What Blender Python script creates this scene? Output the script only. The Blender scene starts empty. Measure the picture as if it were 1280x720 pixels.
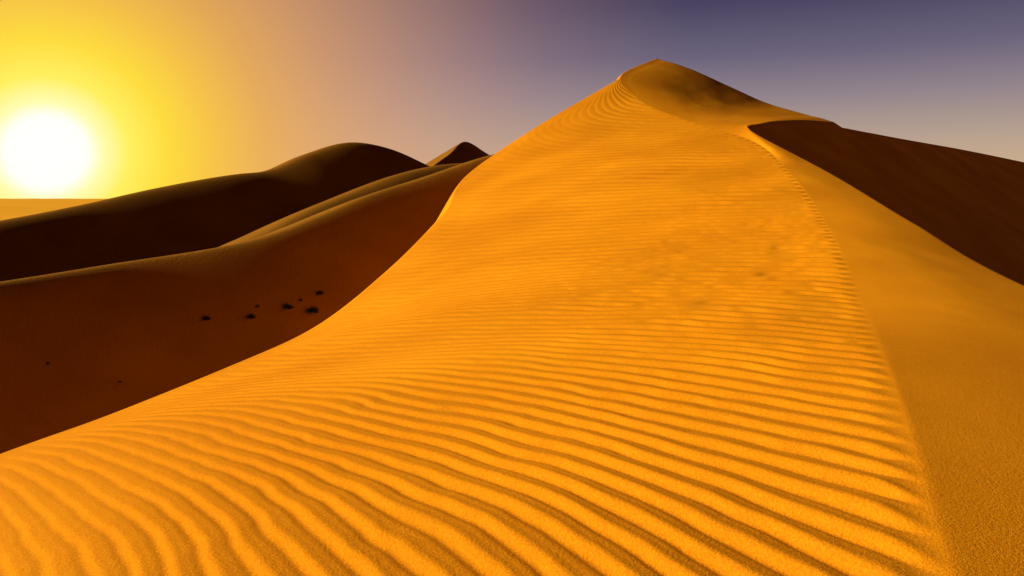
import bpy, math
import numpy as np
from mathutils import Vector, Euler

scene = bpy.context.scene
scene.view_settings.view_transform = 'Standard'
scene.view_settings.look = 'None'
scene.view_settings.exposure = 0
scene.view_settings.gamma = 1

F = 995.0; HY = 247.0; EYE = 13.0     # focal length (px), horizon row, eye height above the plain
FLOOR = -13.0
SUN_AZ, SUN_EL = -79.0, 23.0

def U(px, py, d):
    return ((px-640)/F*d, d, (HY-py)/F*d)

# ------------------------------------------------------------------ noise
def _hash(ix, iy, seed):
    h = (ix.astype(np.int64)*374761393 + iy.astype(np.int64)*668265263 + seed*974711) & 0xffffffff
    h = ((h ^ (h >> 13))*1274126177) & 0xffffffff
    h = h ^ (h >> 16)
    return (h & 0xffffff)/float(0xffffff)
def vnoise(x, y, seed=0):
    ix = np.floor(x); iy = np.floor(y); fx = x-ix; fy = y-iy
    fx = fx*fx*fx*(fx*(fx*6-15)+10); fy = fy*fy*fy*(fy*(fy*6-15)+10)
    a = _hash(ix, iy, seed); b = _hash(ix+1, iy, seed); c = _hash(ix, iy+1, seed); d = _hash(ix+1, iy+1, seed)
    return ((a*(1-fx)+b*fx)*(1-fy)+(c*(1-fx)+d*fx)*fy)*2-1
def fbm(x, y, seed=0, o=4):
    s = 0; a = 1.0; t = 0
    for i in range(o):
        s = s+a*vnoise(x*2**i, y*2**i, seed+i*17); t += a; a *= .5
    return s/t
def sstep(a, b, x):
    t = np.clip((x-a)/(b-a), 0, 1); return t*t*(3-2*t)

def hermite(k, pts, q):
    k = np.array(k, float); P = np.array(pts, float)
    m = np.zeros_like(P); n = len(k)
    sl = (P[1:]-P[:-1])/(k[1:]-k[:-1])[:, None]
    h = (k[1:]-k[:-1])[:, None]
    m[1:-1] = (sl[:-1]*h[1:]+sl[1:]*h[:-1])/(h[1:]+h[:-1])
    m[0] = sl[0]; m[-1] = sl[-1]
    i = np.clip(np.searchsorted(k, q, side='right')-1, 0, n-2)
    hh = (k[i+1]-k[i]); t = ((q-k[i])/hh)[:, None]; hh = hh[:, None]
    return ((2*t**3-3*t**2+1)*P[i]+(t**3-2*t**2+t)*hh*m[i]+(-2*t**3+3*t**2)*P[i+1]+(t**3-t**2)*hh*m[i+1])

def grid_object(name, G, mat):
    r, c, _ = G.shape
    me = bpy.data.meshes.new(name)
    me.vertices.add(r*c); me.vertices.foreach_set('co', G.reshape(-1).astype(np.float32))
    idx = np.arange(r*c).reshape(r, c)
    q = np.stack([idx[:-1, :-1], idx[:-1, 1:], idx[1:, 1:], idx[1:, :-1]], -1).reshape(-1, 4)
    nx = np.cross((G[r//2, c//2+1]-G[r//2, c//2]), (G[r//2+1, c//2]-G[r//2, c//2]))
    if nx[2] < 0: q = q[:, ::-1]
    nf = len(q)
    me.loops.add(nf*4); me.loops.foreach_set('vertex_index', q.reshape(-1).astype(np.int32))
    me.polygons.add(nf); me.polygons.foreach_set('loop_start', (np.arange(nf)*4).astype(np.int32))
    me.polygons.foreach_set('use_smooth', np.ones(nf, bool))
    me.update(calc_edges=True); me.validate()
    me.materials.append(mat)
    ob = bpy.data.objects.new(name, me); scene.collection.objects.link(ob)
    ob.location.z = EYE
    return ob

# ------------------------------------------------------------------ materials
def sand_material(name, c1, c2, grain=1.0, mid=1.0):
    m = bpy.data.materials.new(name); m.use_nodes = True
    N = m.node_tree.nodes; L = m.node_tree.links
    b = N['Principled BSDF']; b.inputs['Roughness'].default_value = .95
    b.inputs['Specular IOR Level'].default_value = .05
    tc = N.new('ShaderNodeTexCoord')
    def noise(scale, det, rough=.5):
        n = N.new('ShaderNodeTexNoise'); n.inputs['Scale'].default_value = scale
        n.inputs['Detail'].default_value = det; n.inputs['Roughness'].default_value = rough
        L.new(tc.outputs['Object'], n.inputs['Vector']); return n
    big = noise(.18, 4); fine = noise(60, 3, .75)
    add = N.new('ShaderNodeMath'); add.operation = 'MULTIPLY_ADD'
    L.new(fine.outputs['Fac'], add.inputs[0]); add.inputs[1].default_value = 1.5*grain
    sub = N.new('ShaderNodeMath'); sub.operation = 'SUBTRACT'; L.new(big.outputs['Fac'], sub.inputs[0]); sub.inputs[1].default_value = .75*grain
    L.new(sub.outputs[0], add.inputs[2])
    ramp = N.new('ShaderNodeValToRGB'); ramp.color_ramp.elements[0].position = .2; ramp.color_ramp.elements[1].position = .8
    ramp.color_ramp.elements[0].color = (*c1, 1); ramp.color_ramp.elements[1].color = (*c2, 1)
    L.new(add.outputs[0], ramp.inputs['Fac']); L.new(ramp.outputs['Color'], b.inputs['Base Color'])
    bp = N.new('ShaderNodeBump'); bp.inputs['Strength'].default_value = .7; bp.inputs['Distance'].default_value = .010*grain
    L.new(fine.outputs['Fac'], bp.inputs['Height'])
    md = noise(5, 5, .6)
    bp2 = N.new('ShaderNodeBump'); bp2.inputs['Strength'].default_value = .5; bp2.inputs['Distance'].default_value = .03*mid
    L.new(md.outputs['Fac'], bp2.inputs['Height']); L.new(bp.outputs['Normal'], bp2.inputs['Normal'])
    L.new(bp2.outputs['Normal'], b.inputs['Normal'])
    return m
sand = sand_material('sand', (.62, .235, .008), (.88, .385, .016), 1.0, .30)
sand_shaded = sand_material('sand_shaded', (.20, .092, .014), (.30, .14, .022), .6, 3.0)  # darker copy of sand: shade of the left dunes put into base colour
sand_plain = sand_material('sand_plain', (.80, .40, .02), (.95, .52, .04), .5, 2.0)

# ------------------------------------------------------------------ main dune
Ckey = [-8, 0, 3.4, 5, 8, 12, 20, 32, 42, 52, 58, 62, 68]
Cp = [(-1.0,-8,-1.9), (.9,0,-1.75), U(1195,720,3.4), U(1150,570,5), U(1110,450,8), U(1080,380,12), U(1040,290,20),
      U(987,215,32), U(940,176,42), U(852,148,52), U(800,125,58), U(775,98,63), U(820,73,77)]
Rp = [(7.8,-8,-2.8), (8,0,-2.7), (8.1,3.6,-2.5), (8.2,5.6,-2.4), (8.5,9,-2.15), U(1280,358,15), U(1140,279,22),
      U(1030,213,33), U(936,162,45), U(950,154,50.5), U(972,150.5,55.5), U(1000,149.5,60), U(1040,152,66)]
Lkey = [-8, 0, 4, 9, 12, 15, 20, 27, 38, 50, 56, 62, 68]
Lp = [(-8.5,-8,-3.5), (-7.6,0,-3.2), (-6.6,4,-3.05), U(0,571,9), U(160,512,12), U(300,455,15), U(400,408,20), U(480,343,27),
      U(556,266,38), U(604,203,50), U(680,153,57), U(775,98,63), U(820,73,77)]
rows = [-8.0]
while rows[-1] < 68:
    y = rows[-1]
    rows.append(y+(.12 if y < 1.5 else max(.018, .0031*y)))
rows[-1] = 68.0
rows = np.array(rows)
C = hermite(Ckey, Cp, rows); R = hermite(Ckey, Rp, rows); Lc = hermite(Lkey, Lp, rows)
deg = rows >= 62
Lc[deg] = C[deg]
nr = len(rows)
n1, n2, ns = 500, 120, 50
t = np.linspace(0, 1, n1)
F1 = Lc[:, None, :]*(1-t)[None, :, None]+C[:, None, :]*t[None, :, None]
wid = np.linalg.norm(C-Lc, axis=1)
tt = t[None, :]
F1[:, :, 2] += (np.sin(np.pi*tt)*.028*wid[:, None])
X, Y = F1[:, :, 0], F1[:, :, 1]
# wind ripples: phase as a potential over (across, along)
def integ(k, v):
    yy = np.linspace(-12, 75, 900); g = np.concatenate([[0], np.cumsum(np.interp(yy, k, v)[:-1]*(yy[1]-yy[0]))])
    return yy, g
y1, g1 = integ([-8, 0, 6, 15, 35, 68.], [2.7, 2.7, 2.6, 1.9, 1.0, .75])
y2, g2 = integ([-8, 5, 9, 18, 75], [2.6, 2.6, 1.9, .2, 0]); g2 = g2-np.interp(5, y2, g2)
wy = Y+.45*fbm(X*.14+9, Y*.12, 5, 2)
ph = np.interp(wy, y1, g1)+43*tt-7.5*tt*tt+np.interp(wy, y2, g2)*(1-tt)
farfade = 1-.75*sstep(10, 30, Y)
ph = ph+.9*fbm(X*.17, Y*.15, 3, 2)*(.45+.55*farfade)+.36*fbm(X*.9, Y*.7, 11, 2)*farfade+.07*vnoise(X*4, Y*3, 61)*farfade
phr = ph*2*np.pi
rip = np.sin(phr+.7*np.sin(phr+.5))+.10*np.sin(2*phr+3*vnoise(X*.7, Y*.7, 8))*farfade
amp = .0070+.0155*sstep(.25, .9, tt)
amp = amp*(1+.5*fbm(X*.5, Y*.5, 21, 3)*(.4+.6*farfade))
dC = (1-tt)*wid[:, None]; dL = tt*wid[:, None]
amp = amp*sstep(0, .3, dC)*(.35+.65*sstep(0, 1.2, dL))*(1+1.0*sstep(8, 24, Y)-1.2*sstep(38, 60, Y))
F1[:, :, 2] += rip*amp
F1[:, :, 2] += .05*fbm(X*.25, Y*.25, 41, 2)*sstep(0, 1.5, dC)*sstep(0, 1.5, dL)
# lee side and summit cap
t2 = np.linspace(0, 1, n2)[1:]
F2 = C[:, None, :]*(1-t2)[None, :, None]+R[:, None, :]*t2[None, :, None]
P0 = np.array(U(820,73,77)); P1 = np.array(U(1040,152,66))
sil_x = np.array([820, 850, 880, 920, 960, 1000, 1040.]); sil_y = np.array([73, 81, 93, 112, 130, 141, 152.])
ch = P0[None]*(1-t2)[:, None]+P1[None]*t2[:, None]
pxs = 640+F*ch[:, 0]/ch[:, 1]
ztar = (HY-np.interp(pxs, sil_x, sil_y))/F*ch[:, 1]
sc = ztar-ch[:, 2]
sc = np.convolve(np.pad(sc, 9, mode='edge'), np.ones(19)/19, mode='valid'); sc *= np.minimum(1, (1-t2)*10)*np.minimum(1, t2*16)
F2[:, :, 2] += sc[None, :]*sstep(54, 68, rows)[:, None]
wid2 = np.linalg.norm(R-C, axis=1)
F2[:, :, 2] += (np.sin(np.pi*t2)[None, :]*.015*wid2[:, None])*(1-sstep(40, 55, rows))[:, None]
F2[:, :, 2] += .03*fbm(F2[:, :, 0]*.5, F2[:, :, 1]*.3, 51, 3)*np.sin(np.pi*t2)[None, :]
# skirts
u = (np.linspace(0, 1, ns)[1:])**1.6*38
a = sstep(33, 50, rows)
dR = np.stack([1-.28*a, -.69*a, 0*a], 1); dR /= np.linalg.norm(dR, axis=1)[:, None]
def skirt(base, d, k, r):
    S = base[:, None, :]+u[None, :, None]*d[:, None, :]
    drop = k*(np.sqrt(u*u+r*r)-r)
    z = base[:, 2][:, None]-drop[None, :]
    S[:, :, 2] = np.maximum(z, FLOOR-.6)
    return S
SR = skirt(R, dR, .76, .12)
b = sstep(12, 30, rows)
dLft = np.stack([-1+.5*b, .05+.82*b, 0*b], 1); dLft /= np.linalg.norm(dLft, axis=1)[:, None]
SL = skirt(Lc, dLft, .76, .3)[:, ::-1, :]
M = np.concatenate([SL, F1, F2, SR], 1)
v = np.array([.6, 1.5, 3, 6, 12, 24, 36, 50.])
last = M[-1]
back = np.stack([last+np.array([.3*q, q, 0])-np.array([0, 0, .55*q]) for q in v])
back[:, :, 2] = np.maximum(back[:, :, 2], FLOOR-.6)
M = np.concatenate([M, back], 0)
grid_object('sand_dune', M, sand)

# ------------------------------------------------------------------ other dunes
def dune(name, crest, fdir, kf, kb, uf, ub, mat, n=500, r=.6, seed=0, und=.5, edge=.0):
    P = np.array(crest, float)
    key = np.concatenate([[0], np.cumsum(np.linalg.norm(np.diff(P[:, :2], axis=0), axis=1))])
    q = np.linspace(0, key[-1], n)
    Cc = hermite(key, P, q)
    f = np.array([*fdir, 0.]); f /= np.linalg.norm(f)
    m = 150
    s = np.linspace(0, 1, m)**1.5
    us = np.concatenate([-(s[::-1]*ub)[:-1], s*uf])
    G = Cc[:, None, :]+us[None, :, None]*f[None, None, :]
    au = np.abs(us); kk = np.where(us > 0, kf, kb)
    drop = kk*(np.sqrt(au*au+r*r)-r)
    z = Cc[:, 2][:, None]-drop[None, :]
    nz = fbm(G[:, :, 0]*.06, G[:, :, 1]*.06, seed, 4)
    z = z+und*nz*sstep(1, 12, au)[None, :]
    fl = FLOOR-.4
    sw = 1.2
    z = fl+np.logaddexp((z-fl)/sw, 0)*sw-.35
    G[:, :, 2] = z
    return grid_object(name, G, mat)

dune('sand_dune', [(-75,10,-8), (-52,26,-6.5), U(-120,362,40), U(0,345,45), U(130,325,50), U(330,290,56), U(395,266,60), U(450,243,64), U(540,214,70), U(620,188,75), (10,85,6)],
     (.80, -.6), .70, .28, 30, 60, sand_shaded, seed=2, r=.8, und=.3)
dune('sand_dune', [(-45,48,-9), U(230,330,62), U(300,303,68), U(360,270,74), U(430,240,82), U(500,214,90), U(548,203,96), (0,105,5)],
     (.8, -.6), .58, .3, 30, 50, sand_shaded, seed=7, r=1.5, und=.4)
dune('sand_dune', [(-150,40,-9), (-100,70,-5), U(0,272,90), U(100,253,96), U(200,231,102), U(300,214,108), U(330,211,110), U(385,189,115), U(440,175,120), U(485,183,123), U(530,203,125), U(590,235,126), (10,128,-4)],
     (.80, -.6), .74, .3, 45, 90, sand_shaded, seed=13, r=1.5, und=.25)
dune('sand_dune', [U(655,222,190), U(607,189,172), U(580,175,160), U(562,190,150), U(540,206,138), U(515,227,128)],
     (.8, -.6), .66, .42, 60, 60, sand_shaded, seed=23, r=.15, und=.2)
dune('sand_dune', [U(1018,151,62.7), U(1040,152.6,66), U(1080,160,72), U(1120,168,80), U(1200,183,98), U(1280,200,122), U(1400,226,160), (200,230,0), (290,310,-6)],
     (.72, -.69), .76, .3, 45, 60, sand, seed=31, r=.2, und=.2)

# ------------------------------------------------------------------ plain to the horizon
g = np.linspace(-1, 1, 420)
gx = np.sign(g)*(np.abs(g)**3.2)*9000+g*120
GX, GY = np.meshgrid(gx, gx+60)
Z = FLOOR+.5*fbm(GX*.03, GY*.03, 77, 4)+ 5*np.maximum(0, fbm(GX*.004, GY*.004, 5, 3))*sstep(250, 600, np.hypot(GX, GY))
G = np.stack([GX, GY, Z-.3], -1)
grid_object('desert_ground', G, sand_plain)

# ------------------------------------------------------------------ camera
cam_d = bpy.data.cameras.new('camera'); cam = bpy.data.objects.new('camera', cam_d)
scene.collection.objects.link(cam); scene.camera = cam
cam.location = (0, 0, EYE); cam.rotation_euler = (math.radians(90), 0, 0)
cam_d.sensor_width = 36; cam_d.lens = F/1280*36
cam_d.shift_y = -(360-HY)/1280
cam_d.clip_start = .05; cam_d.clip_end = 30000

# ------------------------------------------------------------------ desert shrubs in the valley
bpy.context.view_layer.update()
dg = bpy.context.evaluated_depsgraph_get()
lm = bpy.data.materials.new('dry_shrub'); lm.use_nodes = True
bb = lm.node_tree.nodes['Principled BSDF']; bb.inputs['Roughness'].default_value = .9
bb.inputs['Specular IOR Level'].default_value = .1
nn = lm.node_tree.nodes.new('ShaderNodeTexNoise'); nn.inputs['Scale'].default_value = 9
rr = lm.node_tree.nodes.new('ShaderNodeValToRGB'); rr.color_ramp.elements[0].color = (.012, .008, .003, 1); rr.color_ramp.elements[1].color = (.05, .03, .01, 1)
lm.node_tree.links.new(nn.outputs['Fac'], rr.inputs['Fac']); lm.node_tree.links.new(rr.outputs['Color'], bb.inputs['Base Color'])
rng = np.random.default_rng(4)
def shrub(loc, rad):
    vs = []; fs = []
    for i in range(520):
        th = rng.uniform(0, 2*math.pi); el = rng.uniform(.02, 1.4); ln = rad*rng.uniform(.4, 1.0)*(1+.22*math.sin(3*th+rad*50))
        d = np.array([math.cos(th)*math.cos(el), math.sin(th)*math.cos(el), math.sin(el)*.8])
        side = np.array([-math.sin(th), math.cos(th), rng.uniform(-.5, .5)])*rad*.04
        p0 = d*ln*.05; p1 = d*ln*.6+np.array([0, 0, .06*rad]); p2 = d*ln-np.array([0, 0, .05*rad])
        k = len(vs)
        vs += [tuple(p0-side*.5), tuple(p0+side*.5), tuple(p1+side), tuple(p1-side), tuple(p2)]
        fs += [(k, k+1, k+2, k+3), (k+3, k+2, k+4)]
    me = bpy.data.meshes.new('desert_shrub'); me.from_pydata(vs, [], fs); me.materials.append(lm)
    ob = bpy.data.objects.new('desert_shrub', me); scene.collection.objects.link(ob); ob.location = loc
for (px, py, rad) in [(360,386,.50), (391,391,.60), (400,368,.38), (314,398,.42), (258,400,.36), (322,384,.2), (376,376,.2), (60,455,.14), (150,478,.13)]:
    d = Vector(((px-640)/F, 1, (HY-py)/F)).normalized()
    hit, loc, nor, _, ob, _ = scene.ray_cast(dg, Vector((0, 0, EYE)), d)
    if hit:
        print('shrub', px, py, tuple(loc), ob.name); shrub(loc, rad)

# ------------------------------------------------------------------ sun lamp
az, el = math.radians(SUN_AZ), math.radians(SUN_EL)
to_sun = Vector((math.sin(az)*math.cos(el), math.cos(az)*math.cos(el), math.sin(el)))
sd = bpy.data.lights.new('sun', 'SUN'); sd.energy = 6.8; sd.angle = math.radians(.8); sd.color = (1, .735, .26)
so = bpy.data.objects.new('sun', sd); scene.collection.objects.link(so)
so.rotation_euler = (-to_sun).to_track_quat('-Z', 'Y').to_euler(); so.location = (-60, 10, 60)

# ------------------------------------------------------------------ sky
wd = bpy.data.worlds.new('World'); scene.world = wd; wd.use_nodes = True
N = wd.node_tree.nodes; L = wd.node_tree.links
N.clear()
def lin(c): return tuple(((v/255)/12.92 if v/255 <= .04045 else ((v/255+.055)/1.055)**2.4) for v in c)
tc = N.new('ShaderNodeTexCoord')
nrm = N.new('ShaderNodeVectorMath'); nrm.operation = 'NORMALIZE'; L.new(tc.outputs['Generated'], nrm.inputs[0])
sep = N.new('ShaderNodeSeparateXYZ'); L.new(nrm.outputs[0], sep.inputs[0])
def ramp(stops):
    r = N.new('ShaderNodeValToRGB'); cr = r.color_ramp
    while len(cr.elements) < len(stops): cr.elements.new(.5)
    for e, s in zip(cr.elements, stops):
        e.position = s[0]
    for e, s in zip(cr.elements, stops):
        e.color = (*lin(s[1]), s[2] if len(s) > 2 else 1)
    return r
vert = ramp([(0, (212,180,138)), (.03, (205,174,140)), (.07, (182,159,142)), (.12, (145,131,139)), (.17, (106,98,122)), (.23, (74,67,97)), (.30, (46,41,70)), (.42, (14,12,26)), (1, (2,2,6))])
L.new(sep.outputs['Z'], vert.inputs['Fac'])
back = N.new('ShaderNodeMapRange'); back.inputs['From Min'].default_value = .35; back.inputs['From Max'].default_value = .80
back.inputs['To Min'].default_value = .02; back.inputs['To Max'].default_value = 1.0; back.interpolation_type = 'SMOOTHSTEP'
L.new(sep.outputs['Y'], back.inputs['Value'])
mul = N.new('ShaderNodeVectorMath'); mul.operation = 'SCALE'; L.new(vert.outputs['Color'], mul.inputs[0]); L.new(back.outputs['Result'], mul.inputs['Scale'])
disc = Vector(((58-640)/F, 1, (HY-190)/F)).normalized()
dot = N.new('ShaderNodeVectorMath'); dot.operation = 'DOT_PRODUCT'; L.new(nrm.outputs[0], dot.inputs[0]); dot.inputs[1].default_value = disc
ac = N.new('ShaderNodeMath'); ac.operation = 'ARCCOSINE'; L.new(dot.outputs['Value'], ac.inputs[0])
glow = ramp([(0, (255,255,255), 1), (.038, (255,255,250), 1), (.054, (255,252,175), 1), (.080, (255,240,95), 1), (.12, (254,220,60), 1), (.17, (250,196,64), .95),
             (.23, (240,176,80), .86), (.32, (229,165,106), .70), (.44, (214,159,126), .46), (.58, (192,147,135), .20), (.76, (160,130,120), 0)])
L.new(ac.outputs[0], glow.inputs['Fac'])
mix = N.new('ShaderNodeMix'); mix.data_type = 'RGBA'
L.new(glow.outputs['Alpha'], mix.inputs['Factor']); L.new(mul.outputs[0], mix.inputs['A']); L.new(glow.outputs['Color'], mix.inputs['B'])
bg = N.new('ShaderNodeBackground'); L.new(mix.outputs['Result'], bg.inputs['Color']); bg.inputs['Strength'].default_value = 1
sky = N.new('ShaderNodeTexSky'); sky.sky_type = 'NISHITA'; sky.sun_disc = False
sky.sun_elevation = el; sky.sun_rotation = az
bg2 = N.new('ShaderNodeBackground'); L.new(sky.outputs[0], bg2.inputs['Color']); bg2.inputs['Strength'].default_value = .001
ad = N.new('ShaderNodeAddShader'); L.new(bg.outputs[0], ad.inputs[0]); L.new(bg2.outputs[0], ad.inputs[1])
out = N.new('ShaderNodeOutputWorld'); L.new(ad.outputs[0], out.inputs['Surface'])
